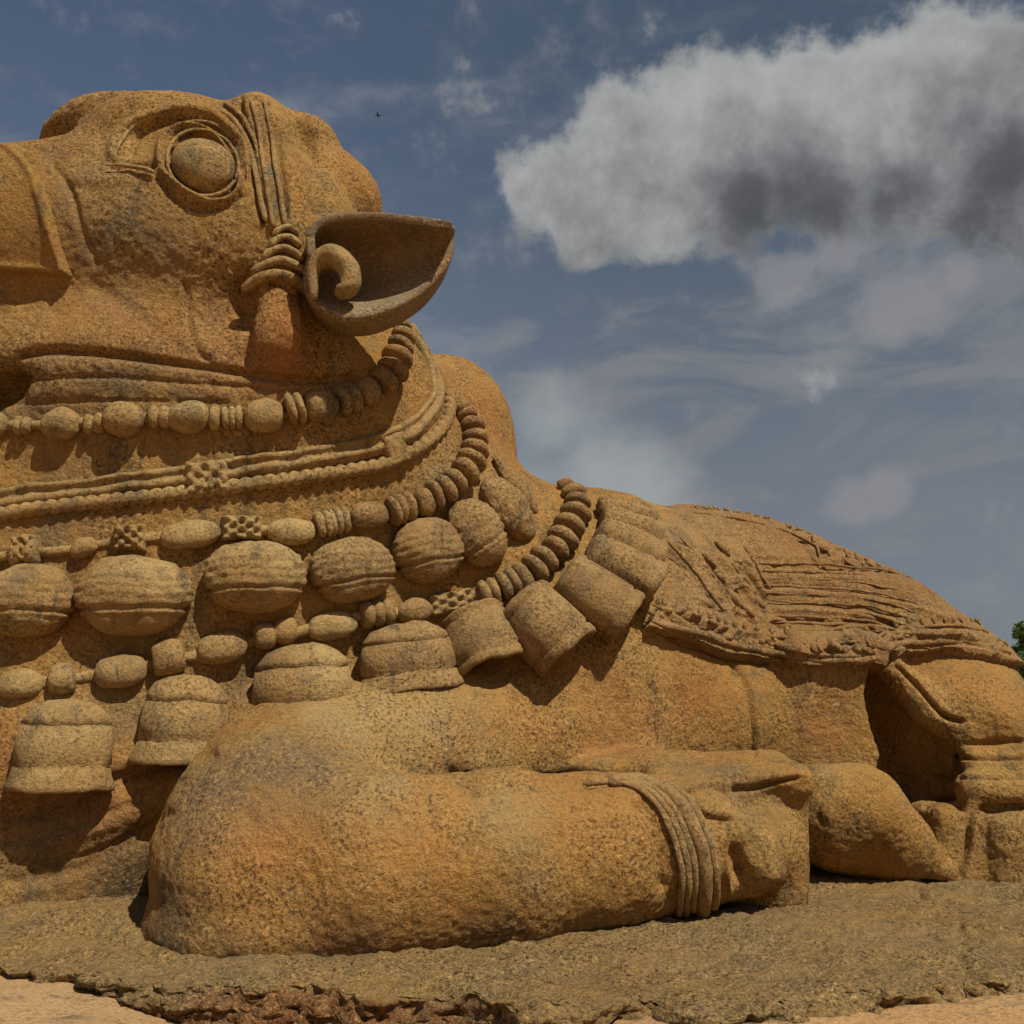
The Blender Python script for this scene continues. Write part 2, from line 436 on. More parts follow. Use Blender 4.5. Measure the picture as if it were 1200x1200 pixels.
def inside(u, v, poly):
    c = np.zeros(len(u), bool); n = len(poly)
    for i in range(n):
        x1,y1 = poly[i]; x2,y2 = poly[(i+1)%n]
        m = ((y1>v)!=(y2>v)) & (u < (x2-x1)*(v-y1)/((y2-y1) if y2!=y1 else 1e-9)+x1)
        c ^= m
    return c
def relief(V, N, strokes, plates=(), domes=()):
    """carve by hand-drawn strokes: (points, width px, depth m, kind)"""
    u, v = proj(V); view = -V/np.linalg.norm(V,axis=1)[:,None]
    face = np.clip(((N*view).sum(1)-.02)/.25, 0, 1)
    D = np.zeros(len(V))
    for pts, wd, dp in strokes:
        pp = catmull(pts, 8); x0,y0 = pp.min(0)-4*wd; x1,y1 = pp.max(0)+4*wd
        m = np.where((u>x0)&(u<x1)&(v>y0)&(v<y1)&(face>0))[0]
        if not len(m): continue
        r, par, L = dist_poly(u[m], v[m], pp)
        end = np.clip(np.minimum(par, L-par)/(1.5*wd)+.25, 0, 1)
        D[m] += dp*np.exp(-(r/wd)**2)*end
    for poly, dp, ed in plates:
        pp = np.array(poly,float); x0,y0 = pp.min(0)-3*ed; x1,y1 = pp.max(0)+3*ed
        m = np.where((u>x0)&(u<x1)&(v>y0)&(v<y1)&(face>0))[0]
        if not len(m): continue
        ins = inside(u[m],v[m],pp); r,_,_ = dist_poly(u[m],v[m], np.vstack([pp,pp[:1]]))
        s = np.where(ins, r, -r); D[m] += dp*np.clip(.5+.5*s/ed, 0, 1)
    for px,py,rx,ry,ang,dp in domes:
        ca,sa = math.cos(math.radians(ang)), math.sin(math.radians(ang))
        x = ((u-px)*ca+(v-py)*sa)/rx; y = (-(u-px)*sa+(v-py)*ca)/ry
        q = x*x+y*y; D += dp*np.sqrt(np.clip(1-q,0,1))*(face>0)
    return V+N*(D*face)[:,None]
G_ = -1
head_strokes = [
 # brow folds and lids
 ([(128,196),(150,190),(185,192)], 4, -.035), ([(128,188),(138,160),(170,138),(215,128),(255,138),(282,165),(292,200)], 7, .045),
 ([(150,180),(165,155),(205,140),(240,146),(266,168),(280,205)], 4, -.03),
 ([(186,196),(190,165),(215,147),(245,152),(268,178),(280,212),(270,232),(245,236),(215,222),(195,206),(186,196)], 4.5, .045),
 ([(200,196),(200,170),(220,157),(245,162),(265,185),(275,213),(262,226),(240,225),(215,212),(203,200)], 3.2, -.045),
 ([(185,205),(205,230),(235,243),(265,240),(284,225)], 4, -.03),
 ([(80,205),(120,210),(160,205)], 9, .02),
 # cheek and jaw
 ([(100,330),(150,360),(200,400),(240,425)], 10, -.015), ([(218,330),(220,375),(232,410),(250,425)], 5, -.02),
 ([(20,418),(60,412),(110,414),(170,420),(240,430),(300,440),(360,446),(420,440)], 5, -.055),
 ([(30,432),(120,430),(230,440),(330,450)], 5, .003), ([(20,446),(120,442),(240,450),(360,458)], 3, -.014),
 ([(15,462),(120,456),(250,462),(370,466)], 5, .003), ([(0,474),(120,470),(270,472)], 3.5, -.012),
 ([(286,322),(284,350),(286,375)], 11, -.11), ([(286,370),(290,400),(288,430)], 6, -.04), ([(358,335),(362,370),(362,420)], 7, -.05),
 ([(345,140),(362,180),(372,225),(372,255)], 9, -.045), ([(282,118),(290,155),(300,205),(309,262)], 2.5, -.045), ([(318,118),(326,165),(334,215),(338,258)], 2.5, -.045),
 ([(300,345),(325,332),(350,348)], 5, -.03),
 # muzzle strap edge
 ([(60,190),(82,222),(96,268),(116,312)], 4, -.02), 
 ([(5,250),(15,275),(18,300)], 4, -.02),
]
head_plates = [([(284,112),(292,150),(302,200),(312,268),(334,268),(326,210),(316,150),(308,112)], .022, 1.5)]
body_strokes = [
 # foreleg creases
 ([(540,925),(600,919),(680,915),(760,900)], 9, -.05), ([(520,900),(545,915),(560,922)], 10, -.04),
 ([(852,770),(875,800),(884,850),(884,885)], 2.6, -.05), ([(770,735),(800,752),(850,768),(900,778)], 3, -.03),
 ([(790,800),(800,850)], 12, -.02),
 ([(1050,775),(1078,806),(1105,838),(1130,846)], 3, -.07),
 ([(1120,888),(1200,888)], 2.5,-.04), ([(1130,872),(1200,869)], 3,-.03), ([(1095,912),(1200,910)], 2.5,-.03), ([(1080,945),(1110,938),(1140,948),(1200,946)], 3.5,-.06),
 ([(1138,950),(1134,1000),(1126,1030)], 3, -.07), ([(745,935),(765,960),(777,1000),(780,1050)], 8, -.05),
 ([(858,922),(890,922),(938,910)], 3.5, -.05), ([(872,938),(900,936),(930,930)], 13, -.05), ([(798,932),(825,952),(862,958)], 3, -.06), ([(800,928),(830,918),(855,925)], 3, -.05), ([(864,985),(866,1010),(872,1040)], 9, -.09), ([(855,965),(853,1010),(856,1050)], 3, .03), ([(875,962),(898,985),(905,1040)], 12, .05),
 # folds of the brisket
 ([(0,960),(90,935),(180,900),(255,880)], 9, -.035), ([(0,1000),(100,975),(200,930)], 10, .03), ([(0,1035),(90,1018),(190,965)], 9, -.025),
 ([(0,940),(120,915),(240,875)], 8, -.03),
 ([(0,975),(110,950),(230,905)], 4, .015), ([(30,1020),(120,995),(205,950)], 4, -.015),
]
VB2 = relief(VB, NB, head_strokes+body_strokes, head_plates)
amp = np.ones(len(VB2))
VB2 = VB2 + NB*(fbm(VB2, 1.5, 2, 3)*.05 + fbm(VB2, 9, 3, 11, .6)*.009 + fbm(VB2, 34, 2, 21)*.008)[:,None]
u_, v_ = proj(VB2)
def stains_and_shade(me, V, lst):  # colour spots: real stains, plus some shade painted in as dark tones
    n = len(V); colr = np.zeros((n,4)); 
    for px,py,r,cl,wt in lst:
        loc,_ = hit(px,py)
        if loc is None: continue
        d = np.linalg.norm(V-np.array(loc),axis=1)/(r*S(px,py,loc.y)); g = wt*np.clip(1.25*np.exp(-d*d*1.2),0,1)
        a = colr[:,3]; tot = a+g*(1-a)+1e-9
        colr[:,:3] = (colr[:,:3]*a[:,None]+np.array(cl)[None]*(g*(1-a))[:,None])/tot[:,None]; colr[:,3] = tot
    at = me.color_attributes.new('stain_shade','FLOAT_COLOR','POINT'); at.data.foreach_set('color', colr.astype(np.float32).ravel())
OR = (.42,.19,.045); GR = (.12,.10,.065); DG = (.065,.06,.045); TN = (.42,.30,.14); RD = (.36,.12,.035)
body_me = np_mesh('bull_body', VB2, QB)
stains_and_shade(body_me, VB2, [(330,1030,110,OR,.8),(500,1040,90,OR,.6),(330,925,95,GR,.85),(235,930,60,GR,.7),(330,975,50,DG,.45),(720,985,70,OR,.55),(280,1105,60,DG,.7),(400,1115,70,DG,.6),(200,1080,60,DG,.8),  # dark spots along the leg's lower edge paint in its underside shade
  (100,470,80,GR,.6),(250,460,80,GR,.4),(60,1060,50,DG,.6),(150,1040,50,DG,.6),(80,970,70,GR,.5),(310,915,70,DG,.5),(350,1110,55,DG,.6),(480,1115,50,DG,.6),(580,1105,45,DG,.6),(680,1090,40,DG,.55),(450,930,60,TN,.5),(600,940,60,TN,.45),(600,1000,60,(.30,.20,.075),.4),(330,400,60,RD,.75),(240,400,70,RD,.4),(300,430,40,OR,.6),(100,250,80,GR,.35),(160,300,80,GR,.35),(110,370,60,RD,.4),  # dark spots low on leg and brisket foot are painted shade
  (960,850,40,RD,.4),(720,860,70,RD,.35),(500,860,80,TN,.5),(400,840,60,TN,.5),(560,480,60,OR,.45),(520,560,40,TN,.6),(10,440,50,DG,.5),(90,620,60,GR,.5),(200,720,50,GR,.4),(130,830,40,GR,.6),(280,800,30,GR,.5),(1150,810,60,OR,.5),(820,900,50,GR,.5),(420,200,50,OR,.5),(30,900,60,RD,.5),(70,930,40,RD,.6),(160,120,40,OR,.3),(303,150,16,(.15,.135,.08),.9),(312,200,16,(.15,.135,.08),.9),(320,245,16,(.15,.135,.08),.8),(1080,730,50,RD,.3),(820,830,60,RD,.3),(620,850,50,OR,.4),(850,1020,40,OR,.4),(890,940,35,DG,.5),(60,880,40,OR,.4),(130,930,50,RD,.55)])  # jaw hollow and hoof recess: their shade is painted in dark
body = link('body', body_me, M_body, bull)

# ------------------------------------------------------------------ mesh bits
class MB:
    def __init__(s): s.v = []; s.f = []; s.n = 0
    def add(s, V, Q):
        V = np.asarray(V,float); s.v.append(V); s.f += [tuple(int(i)+s.n for i in q) for q in Q]; s.n += len(V)
    def grid(s, A, cu=False, cv=False, flip=False):
        n,m = A.shape[:2]; Q = []
        for i in range(n if cu else n-1):
            for j in range(m if cv else m-1):
                a,b = i*m+j, ((i+1)%n)*m+j; c,d = ((i+1)%n)*m+(j+1)%m, i*m+(j+1)%m
                Q.append((d,c,b,a) if flip else (a,b,c,d))
        s.add(A.reshape(-1,3), Q)
    def build(s, name, mat, parent=None, rough=.006, rsc=14, seed=1):
        V = np.concatenate(s.v)
        if rough:
            if rough >= .005: V = V+np.stack([fbm(V+9.1*a_+seed*.37, 5.5, 2, seed+a_*3)*.022 for a_ in range(3)],1)
            for ax in range(3): V[:,ax] += fbm(V+17.3*ax, rsc, 3, seed+ax*7, .55)*rough*2
        me = bpy.data.meshes.new(name); me.from_pydata(V.tolist(), [], s.f); me.update()
        return link(name, me, mat, parent)
def frame(n, t):
    n = np.array(n,float); n /= np.linalg.norm(n); t = np.array(t,float); t = t-n*(t@n); t /= np.linalg.norm(t)
    return t, n, np.cross(n,t)                     # along, out, side
def lathe(mb, prof, o, axis, out_, m=28, sq=1.0, flat=1.0):
    """prof: list of (distance along axis, radius); squashed by flat along out_"""
    t,n,s = frame(out_, axis)[0], None, None
    t,n,s = frame(out_, axis)
    A = np.zeros((len(prof), m, 3))
    for i,(d,r) in enumerate(prof):
        for j in range(m):
            ph = 2*math.pi*j/m; A[i,j] = o+t*d+s*(r*math.cos(ph)*sq)+n*(r*math.sin(ph)*flat)
    mb.grid(A, cv=True)
def rsm(prof, n=4):
    return [tuple(q) for q in catmull(prof, n)]
def surf_path(pts, lift=.0, n=10):
    pp = catmull(pts, n); L = []; N = []
    for x,y in pp:
        l,nn = hit(x,y)
        if l is None: continue
        if L and (np.array(l)-L[-1])@(np.array(l)-L[-1]) > .25: continue
        L.append(np.array(l)); N.append(np.array(nn))
    if len(L) < 3: return np.zeros((0,3)), np.zeros((0,3))
    L = np.array(L); N = np.array(N)
    for _ in range(6):
        L[1:-1] = .5*L[1:-1]+.25*(L[:-2]+L[2:]); N[1:-1] = .5*N[1:-1]+.25*(N[:-2]+N[2:])
    N /= np.linalg.norm(N,axis=1)[:,None]
    return L+N*lift, N
def resample(L, N, step):
    d = np.r_[0,np.cumsum(np.linalg.norm(np.diff(L,axis=0),axis=1))]; s = np.arange(0,d[-1],step)
    return np.stack([np.interp(s,d,L[:,i]) for i in range(3)],1), np.stack([np.interp(s,d,N[:,i]) for i in range(3)],1), s
def sweep(mb, L, N, prof, mod=None, step=.02, taper=True):
    """prof(phi)->(side,out) closed section list; mod(s,phi) radial factor"""
    L,N,s = resample(L,N,step); T = np.gradient(L,axis=0); m = len(prof); A = np.zeros((len(L),m,3))
    for i in range(len(L)):
        t,n,sd_ = frame(N[i],T[i])
        for j,(a,b) in enumerate(prof):
            k = mod(s[i], 2*math.pi*j/m) if mod else 1.0
            if taper and (i == 0 or i == len(L)-1): k *= .2
            A[i,j] = L[i]+sd_*a*k+n*b*k
    mb.grid(A, cv=True)
circ = lambda r, m=14, fl=1.0: [(r*math.cos(2*math.pi*j/m), r*math.sin(2*math.pi*j/m)*fl) for j in range(m)]

# ------------------------------------------------------------------ eye
def dome_obj(name, px,py,rx,ry,ang,h,mat,parent, Yof=-.02):
    l,n = hit(px,py); l = np.array(l); s = S(px,py,l[1]); n = np.array(n)*.6+np.array([0,-1,0])*.4; n /= np.linalg.norm(n)
    t,n,sd_ = frame(n, (math.cos(math.radians(ang)),0,-math.sin(math.radians(ang))))
    A = np.zeros((18,40,3))
    for i in range(18):
        a = math.pi*.5*(1-i/17)
        for j in range(40):
            ph = 2*math.pi*j/40
            A[i,j] = l+n*(Yof+h*math.sin(a))+t*(rx*s*math.cos(a)*math.cos(ph))+sd_*(ry*s*math.cos(a)*math.sin(ph))
    mb = MB(); mb.grid(A, cv=True, flip=True); return mb.build(name, mat, parent, rough=.002)
eye = dome_obj('eye', 238,192,38,34,28,.125,M_orn,bull)
for cl in (eye,):
    at = cl.data.color_attributes.new('stain_shade','FLOAT_COLOR','POINT')

# ------------------------------------------------------------------ bridle straps over the brow
def strap(mb, pts, r, lift=.0, fl=.8):
    L,N = surf_path(pts, lift); sweep(mb, L, N, circ(r,10,fl))
mb = MB()
for dx in (0,13):
    strap(mb, [(293+dx,121),(299+dx,150),(308+dx,195),(315+dx,235),(320+dx,268)], .015, .030)
strap(mb, [(252,128),(275,142),(291,172),(300,205),(306,240),(312,262)], .018, .012)
strap(mb, [(264,122),(284,138),(300,172),(309,210),(315,240)], .015, .010)
bridle = mb.build('bridle', M_orn, bull, rough=.004)

# ------------------------------------------------------------------ lids and brow folds, cut crisp
mb = MB()
def arc(rx,ry,a0,a1,n=26,tilt=28,cx=238,cy=192):
    o = []
    for i in range(n):
        a = math.radians(a0+(a1-a0)*i/(n-1)); x,y = rx*math.cos(a), ry*math.sin(a); c_,s_ = math.cos(math.radians(tilt)), math.sin(math.radians(tilt))
        o.append((cx+x*c_-y*s_, cy+x*s_+y*c_))
    return o
for rx,ry,a0,a1,r in ((43,38,0,360,.011),(54,47,185,350,.010)):
    L,N = surf_path(arc(rx,ry,a0,a1), .012, 3)
    ln = np.linalg.norm(np.diff(L,axis=0),axis=1).sum()
    sweep(mb, L, N, circ(r,10,1.1), mod=lambda s,ph: 1 if a1-a0 >= 360 else .25+.75*min(1,s/.12,max(ln-s,.01)/.12), step=.012)
L,N = surf_path([(122,197),(140,196),(165,199),(186,206)], .02); sweep(mb, L, N, circ(.014,10), mod=lambda s,ph: min(1,.2+s*6))
L,N = surf_path([(134,190),(142,168),(160,148),(190,134),(225,127),(258,131),(280,146)], .012); sweep(mb, L, N, circ(.013,10), mod=lambda s,ph: min(1,.3+s*3))
eyelid = mb.build('eyelid', M_orn, bull, rough=.003)

# ------------------------------------------------------------------ broad halter strap over the muzzle
rc = catmull([(0,180),(24,183),(46,205),(60,245),(74,290),(88,328)], 8)
rows = []
for i in range(44):
    q = i/43; j = q*(len(rc)-1); k_ = min(int(j),len(rc)-2); xr,yr = rc[k_]+(rc[k_+1]-rc[k_])*(j-k_)
    yl = 180+(318-180)*q
    row = []
    for m_ in range(60):
        f_ = m_/59; f_ = 1-(1-f_)**1.3; x = -160+(xr+160)*f_; y = yl*(1-f_**4)+yr*f_**4
        l,n_ = hit(x,y)
        if l is None: l,n_ = hit(x,y+14)
        e_ = min((1-f_)*260/3.5, q*150/3.5, (1-q)*150/3.5, 1)
        lip = .018*math.exp(-(((1-f_)*230-7)/4)**2)+.018*math.exp(-(((1-q)*150-6)/4)**2)
        row.append(np.array(l)+np.array(n_)*(-.03+.085*max(e_,0)**.5+lip*(e_>=1)))
    rows.append(row)
mb = MB(); mb.grid(np.array(rows), flip=True); halter = mb.build('halter_strap', M_body, bull, rough=.003)
halter.data.color_attributes.new('stain_shade','FLOAT_COLOR','POINT').data.foreach_set('color', np.zeros(len(halter.data.vertices)*4,np.float32))

# ------------------------------------------------------------------ earring of stacked rings at the ear root
def on(px,py):
    for k in range(30):
        l,n = hit(px-k*1.5,py+k*3)
        if l is not None: return np.array(l), np.array(n)
mb = MB(); 
for (px,py,w_,h_,ar) in ((335,272,15,6,1),(334,284,18,7,1),(331,298,24,8,1),(328,314,31,9,1),(324,332,36,10,1)):
    l,n = on(px,py); s = S(px,py,l[1])
    A = []
    pts = [(px-w_,py+h_*1.1),(px-w_*.6,py-h_*.2),(px,py-h_*.8),(px+w_*.6,py-h_*.1),(px+w_,py+h_*1.2)]
    L,N = surf_path(pts, .02); sweep(mb, L, N, circ(h_*s*.62,10,1.25))
earring = mb.build('earring', M_orn, bull, rough=.004)

# ------------------------------------------------------------------ ear: a thick curled leaf, hollow side towards the ground
up_ = catmull([(366,300),(364,275),(376,260),(400,254),(440,253),(490,258),(530,264)], 8)
lw_ = catmull([(366,300),(360,345),(378,378),(412,392),(452,384),(495,356),(522,312),(530,264)], 8)
def rs(p, n):
    d = np.r_[0,np.cumsum(np.hypot(*np.diff(p,axis=0).T))]; s = np.linspace(0,d[-1],n); return np.stack([np.interp(s,d,p[:,0]),np.interp(s,d,p[:,1])],1)
nu, nv = 44, 30
U = rs(up_,nu); W = rs(lw_,nu); A = np.zeros((nu,nv,3))
for i in range(nu):
    tt = i/(nu-1); bow = math.sin(math.pi*min(1,tt*1.02+.02))**.6
    for j in range(nv):
        s_ = j/(nv-1)
        yu, yl = 5.20+.10*(1-tt)+.05*tt, 5.48+.02*tt-.10*math.sin(math.pi*tt)
        rim = W[i]+np.array([0.,-20.])*math.sin(math.pi*min(1,tt*1.15))**.7*np.array([1,1])
        if s_ <= .78:
            e_ = (1-math.cos(math.pi*s_/.78))/2; p = U[i]*(1-e_)+rim*e_
            Y = yu*(1-e_)+yl*e_ + .42*bow*math.sin(math.pi*e_)**.8*(1-.45*tt)
        else:
            e_ = (s_-.78)/.22; p = rim*(1-e_)+W[i]*e_; Y = yl+.38*e_*bow
        A[i,j] = P(p[0],p[1],Y)
A_ear = A.copy(); mb = MB(); mb.grid(A)
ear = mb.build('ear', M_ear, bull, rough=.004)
sm_ = ear.modifiers.new('thick','SOLIDIFY'); sm_.thickness = .05; sm_.offset = 0
bv = ear.modifiers.new('round','SUBSURF'); bv.levels = 1; bv.render_levels = 1
# curl at the root of the ear
mb = MB(); L = []; N = []
def ear_at(px,py):           # depth of the ear surface near a point
    c_ = A_ear.reshape(-1,3); uu_,vv_ = proj(c_); i = int(np.argmin((uu_-px)**2+(vv_-py)**2)); return c_[i,1]
for (x,y,r) in catmull([(368,352,.5),(366,322,.9),(374,306,1.3),(390,301,1.7),(406,312,1.6),(411,330,1.5),(402,341,1.2),(393,336,.9)],6):
    L.append(P(x,y,5.36)); N.append(np.array([0,-1,0]))
RR_ = [r for *_,r in catmull([(0,0,.5),(0,0,.9),(0,0,1.3),(0,0,1.7),(0,0,1.6),(0,0,1.5),(0,0,1.2),(0,0,.9)],6)]
Lc = np.array(L); dl = np.r_[0,np.cumsum(np.linalg.norm(np.diff(Lc,axis=0),axis=1))]
sweep(mb, Lc, np.array(N), circ(.042,14,1.4), mod=lambda s,ph: float(np.interp(s,dl,RR_)))
link_curl = mb.build('ear_curl', M_orn, ear, rough=.003)

# ------------------------------------------------------------------ necklaces
def bead(parent, name, px, py, ax, rl, rw, out=.35, ringed=False, n_r=0, fl=.85):
    """ellipsoidal bead; ax = direction in the photograph plane along the strand (dx,dy)"""
    l,n = on(px,py); s = S(px,py,l[1]); l2,_ = hit(px+ax[0]*6, py+ax[1]*6)
    t_ = np.array(l2)-l if l2 is not None and (l2-Vector(l)).length < .3 else np.array([ax[0],0,-ax[1]])
    rl *= s; rw *= s; mb = MB()
    if n_r:
        prof = []
        for k in range(n_r):
            z = -rl+2*rl*(k+.5)/n_r; hw = rl/n_r
            for q in (-.98,-.8,-.4,0,.4,.8,.98): prof.append((z+q*hw, rw*(.62+.38*math.sqrt(1-min(q*q,.999)))))
        prof = [(-rl,.01)]+prof+[(rl,.01)]
    else:
        prof = [(-rl*math.cos(a), max(rw*math.sin(a)**.8,.001)) for a in np.linspace(0.02,math.pi-.02,16)]
    lathe(mb, prof, l+n*(out*rw), t_, n, m=20, flat=fl)
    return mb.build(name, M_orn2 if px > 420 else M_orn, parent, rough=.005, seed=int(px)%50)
def strand_dir(pts):
    pp = catmull(pts, 14)
    def f(x,y):
        i = int(np.argmin(np.hypot(pp[:,0]-x,pp[:,1]-y))); i = min(max(i,1),len(pp)-2)
        d = pp[i+1]-pp[i-1]; return d/np.hypot(*d)
    return f
# upper bead strand under the jaw
s1 = [(-80,510),(0,500),(75,498),(150,492),(222,490),(310,488),(375,478),(415,468),(445,448),(462,425),(470,398),(466,380)]
L,N = surf_path(s1, .01); mb = MB(); sweep(mb, L, N, circ(.03,10)); nk1 = mb.build('bead_necklace', M_orn, bull)
nk1['label'] = 'topmost strand of round beads, tight under the jaw'
d1 = strand_dir(s1)
for x,y,rl,rw,nr in [(-60,506,24,20,0),(-8,500,22,18,0),(30,499,10,12,2),(75,498,20,19,0),(112,496,11,12,2),(147,492,23,21,0),(186,490,13,14,2),(222,490,23,20,0),(252,490,6,14,1),(272,491,12,13,3),(309,488,24,20,0),(343,481,10,20,2),(374,477,20,18,0),(404,470,12,19,2),(428,462,12,17,1),(446,449,9,18,1),(455,437,7,20,1),(461,424,7,20,1),(466,411,6,17,1),(468,399,6,16,1),(468,388,5,12,1)]:
    bead(nk1, 'bead', x,y,d1(x,y),rl,rw, n_r=nr, out=.45)

# flat collar: moulded band, twisted rope, two square clasps
cpath = [(-80,602),(0,590),(60,581),(140,572),(215,561),(300,549),(400,533),(462,517),(500,492),(512,462),(505,430),(490,400),(476,378)]
mb = MB(); L,N = surf_path(cpath, .0)
sec = [(.075,-.02),(.078,.03),(.062,.052),(.045,.04),(.035,.028),(.018,.028),(.008,.045),(-.012,.052),(-.03,.040),(-.038,.022),(-.055,.02),(-.06,-.02)]
sweep(mb, L, N, sec, step=.03)
collar = mb.build('collar', M_orn, bull, rough=.005)
rpath = [(-80,618),(0,604),(60,595),(140,587),(215,578),(300,567),(400,553),(455,542),(500,518),(523,490),(524,462)]
L,N = surf_path(rpath, .018); mb = MB()
sweep(mb, L, N, circ(.043,24), mod=lambda s,ph: .74+.36*abs(math.cos(ph+s*44))**.8, step=.006)
mb.build('rope', M_orn, collar, rough=.002)
def block(px,py,w_,h_,ang,th,name,parent,knobs=True):
    l,n = on(px,py); s = S(px,py,l[1]); n = np.array(n)
    t_,n,sd_ = frame(n,(math.cos(math.radians(ang)),0,math.sin(math.radians(ang))))
    mb = MB(); nx,ny = 18,18; A = np.zeros((nx,ny,3))
    for i in range(nx):
        for j in range(ny):
            a = -1+2*i/(nx-1); b = -1+2*j/(ny-1)
            e = min(1, 6*(1-max(abs(a),abs(b)))+.0)
            hgt = th*(e**.5)
            if knobs:
                hgt += .2*th*(math.cos(a*math.pi*2.5)*math.cos(b*math.pi*2.5))*(1 if e>=.99 else 0)
            A[i,j] = l+t_*a*w_*s+sd_*b*h_*s+n*(hgt-.03)
    mb.grid(A); return mb.build(name, M_orn, parent, rough=.006, rsc=25)
block(243,560,25,19,6,.10,'clasp',collar); block(462,528,16,20,18,.09,'clasp',collar,False)

def medallion(parent, px,py,w_,h_,ang,th=.5,carve=True):
    """flattened round bell with a belt round its waist; ang = tilt of its hanging direction in the photo, 0 = straight down"""
    l,n = on(px,py); s = S(px,py,l[1]); 
    a = math.radians(ang); down = np.array([math.sin(a),0,-math.cos(a)])
    t_,n,sd_ = frame(n, down)
    m = 64; k = 54; A = np.zeros((k,m,3)); rx = w_*s; rz = h_*s; ry = (th+.14)*min(w_,h_*1.3)*s
    for i in range(k):
        th_ = -math.pi/2+math.pi*i/(k-1)
        for j in range(m):
            ph = 2*math.pi*j/m
            # polar axis along the hanging direction
            z = math.sin(th_); r = math.cos(th_)**.85 if math.cos(th_) > 0 else 0
            bel = 1.0
            if z < .30: bel = 1.0
            elif z < .40: bel = .91
            elif z < .52: bel = .99
            elif z < .58: bel = .94
            else: bel = .96
            if carve and z < .2: bel *= 1+.020*math.cos(ph*9+z*9)*math.cos(z*7)+.018*math.cos(z*27+1.5*math.cos(ph*3))
            A[i,j] = l+t_*(z*rz)+sd_*(r*rx*bel*math.cos(ph))+n*(r*ry*bel*math.sin(ph)+ry*.38)
    mb = MB(); mb.grid(A, cv=True)
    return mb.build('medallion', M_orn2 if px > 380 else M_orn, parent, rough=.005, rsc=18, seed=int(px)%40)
def bell(parent, px,py,w_,h_,ang,flare=1.06,th=.72,barrel=False):
    """bell hanging from (px,py) downwards: height h_, mouth half-width w_"""
    a = math.radians(ang); down = np.array([math.sin(a),0,-math.cos(a)])
    cx,cy = px+math.sin(a)*h_*.5, py+math.cos(a)*h_*.5
    if barrel: l,n = on(cx,cy); s = S(cx,cy,l[1])
    else:
        l,n = on(px,py); s = S(px,py,l[1]); n = np.array([n[0]*.6,n[1],0.]); n /= np.linalg.norm(n); l = l+down*h_*s*.5+n*.05
    # follow the slope of the surface
    lt,_ = hit(px,py); lb,_ = hit(px+math.sin(a)*h_*.95, py+math.cos(a)*h_*.95)
    if barrel and lt is not None and lb is not None and (lb-lt).length < h_*s*1.8: down = np.array(lb-lt)
    t_,n,sd_ = frame(n, down); H = h_*s; R = w_*s
    if barrel: prof = [(0,.02),(.0,.55),(.05,.80),(.12,.88),(.16,.80),(.2,.86),(.5,.93),(.8,.98),(.84,.90),(.87,.96),(.96,.97),(1,.92),(1.0,.80),(.86,.66),(.6,.3),(.6,.02)]
    else: prof = [(0,.02),(.0,.22),(.03,.45),(.10,.66),(.2,.80),(.27,.86),(.285,.80),(.31,.86),(.5,.92),(.70,.955),(.73,.90),(.76,.97),(.84,1.0),(.93,flare),(.985,flare*1.02),(1,flare*.98),(1.0,flare*.86),(.9,.75),(.6,.35),(.6,.02)]
    prof = [( (d-.5)*H, r*R) for d,r in prof]
    mb = MB(); lathe(mb, prof, l+n*((.45 if barrel else .24)*R), t_, n, m=40, flat=th+(.2 if barrel else 0))
    # clapper rim
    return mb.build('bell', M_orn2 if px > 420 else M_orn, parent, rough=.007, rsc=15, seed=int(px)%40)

# medallion strand
s2 = [(-80,668),(0,655),(100,642),(160,634),(222,628),(285,622),(340,622),(390,612),(430,604),(470,596),(505,582),(532,564),(548,540),(550,515),(542,490),(528,470)]
L,N = surf_path(s2, .01); mb = MB(); sweep(mb, L, N, circ(.032,10)); nk2 = mb.build('medallion_necklace', M_orn, bull)
nk2['label'] = 'strand of beads hung with round flattened medallions'
d2 = strand_dir(s2)
for x,y,rl,rw,nr in [(-35,660,22,14,0),(33,650,16,16,2),(100,644,16,13,0),(224,629,34,17,0),(340,624,28,16,0),(376,615,10,15,2),(396,611,12,15,3),(430,605,22,17,0),(456,600,5,18,1),(470,597,12,18,2),(492,589,12,18,0),(506,581,6,19,1),(518,574,7,18,1),(530,566,7,18,1),(540,555,7,19,1),(547,543,6,19,1),(551,530,6,18,1),(551,517,6,17,1),(548,503,6,16,1),(542,490,6,15,1),(534,478,6,13,1)]:
    bead(nk2, 'bead', x,y,d2(x,y),rl,rw, n_r=nr, out=.45)
block(155,633,17,17,4,.12,'mount',nk2); block(283,620,24,15,2,.12,'mount',nk2); block(33,645,15,18,5,.11,'mount',nk2)
for x,y,a,b,ang in [(-80,712,52,42,0),(38,706,53,44,2),(160,700,64,46,3),(297,678,58,42,6),(409,670,52,38,14),(497,646,45,38,18),(556,627,35,42,40),(592,599,27,44,50),(602,570,14,42,52)]:
    medallion(nk2, x,y,a,b,ang)

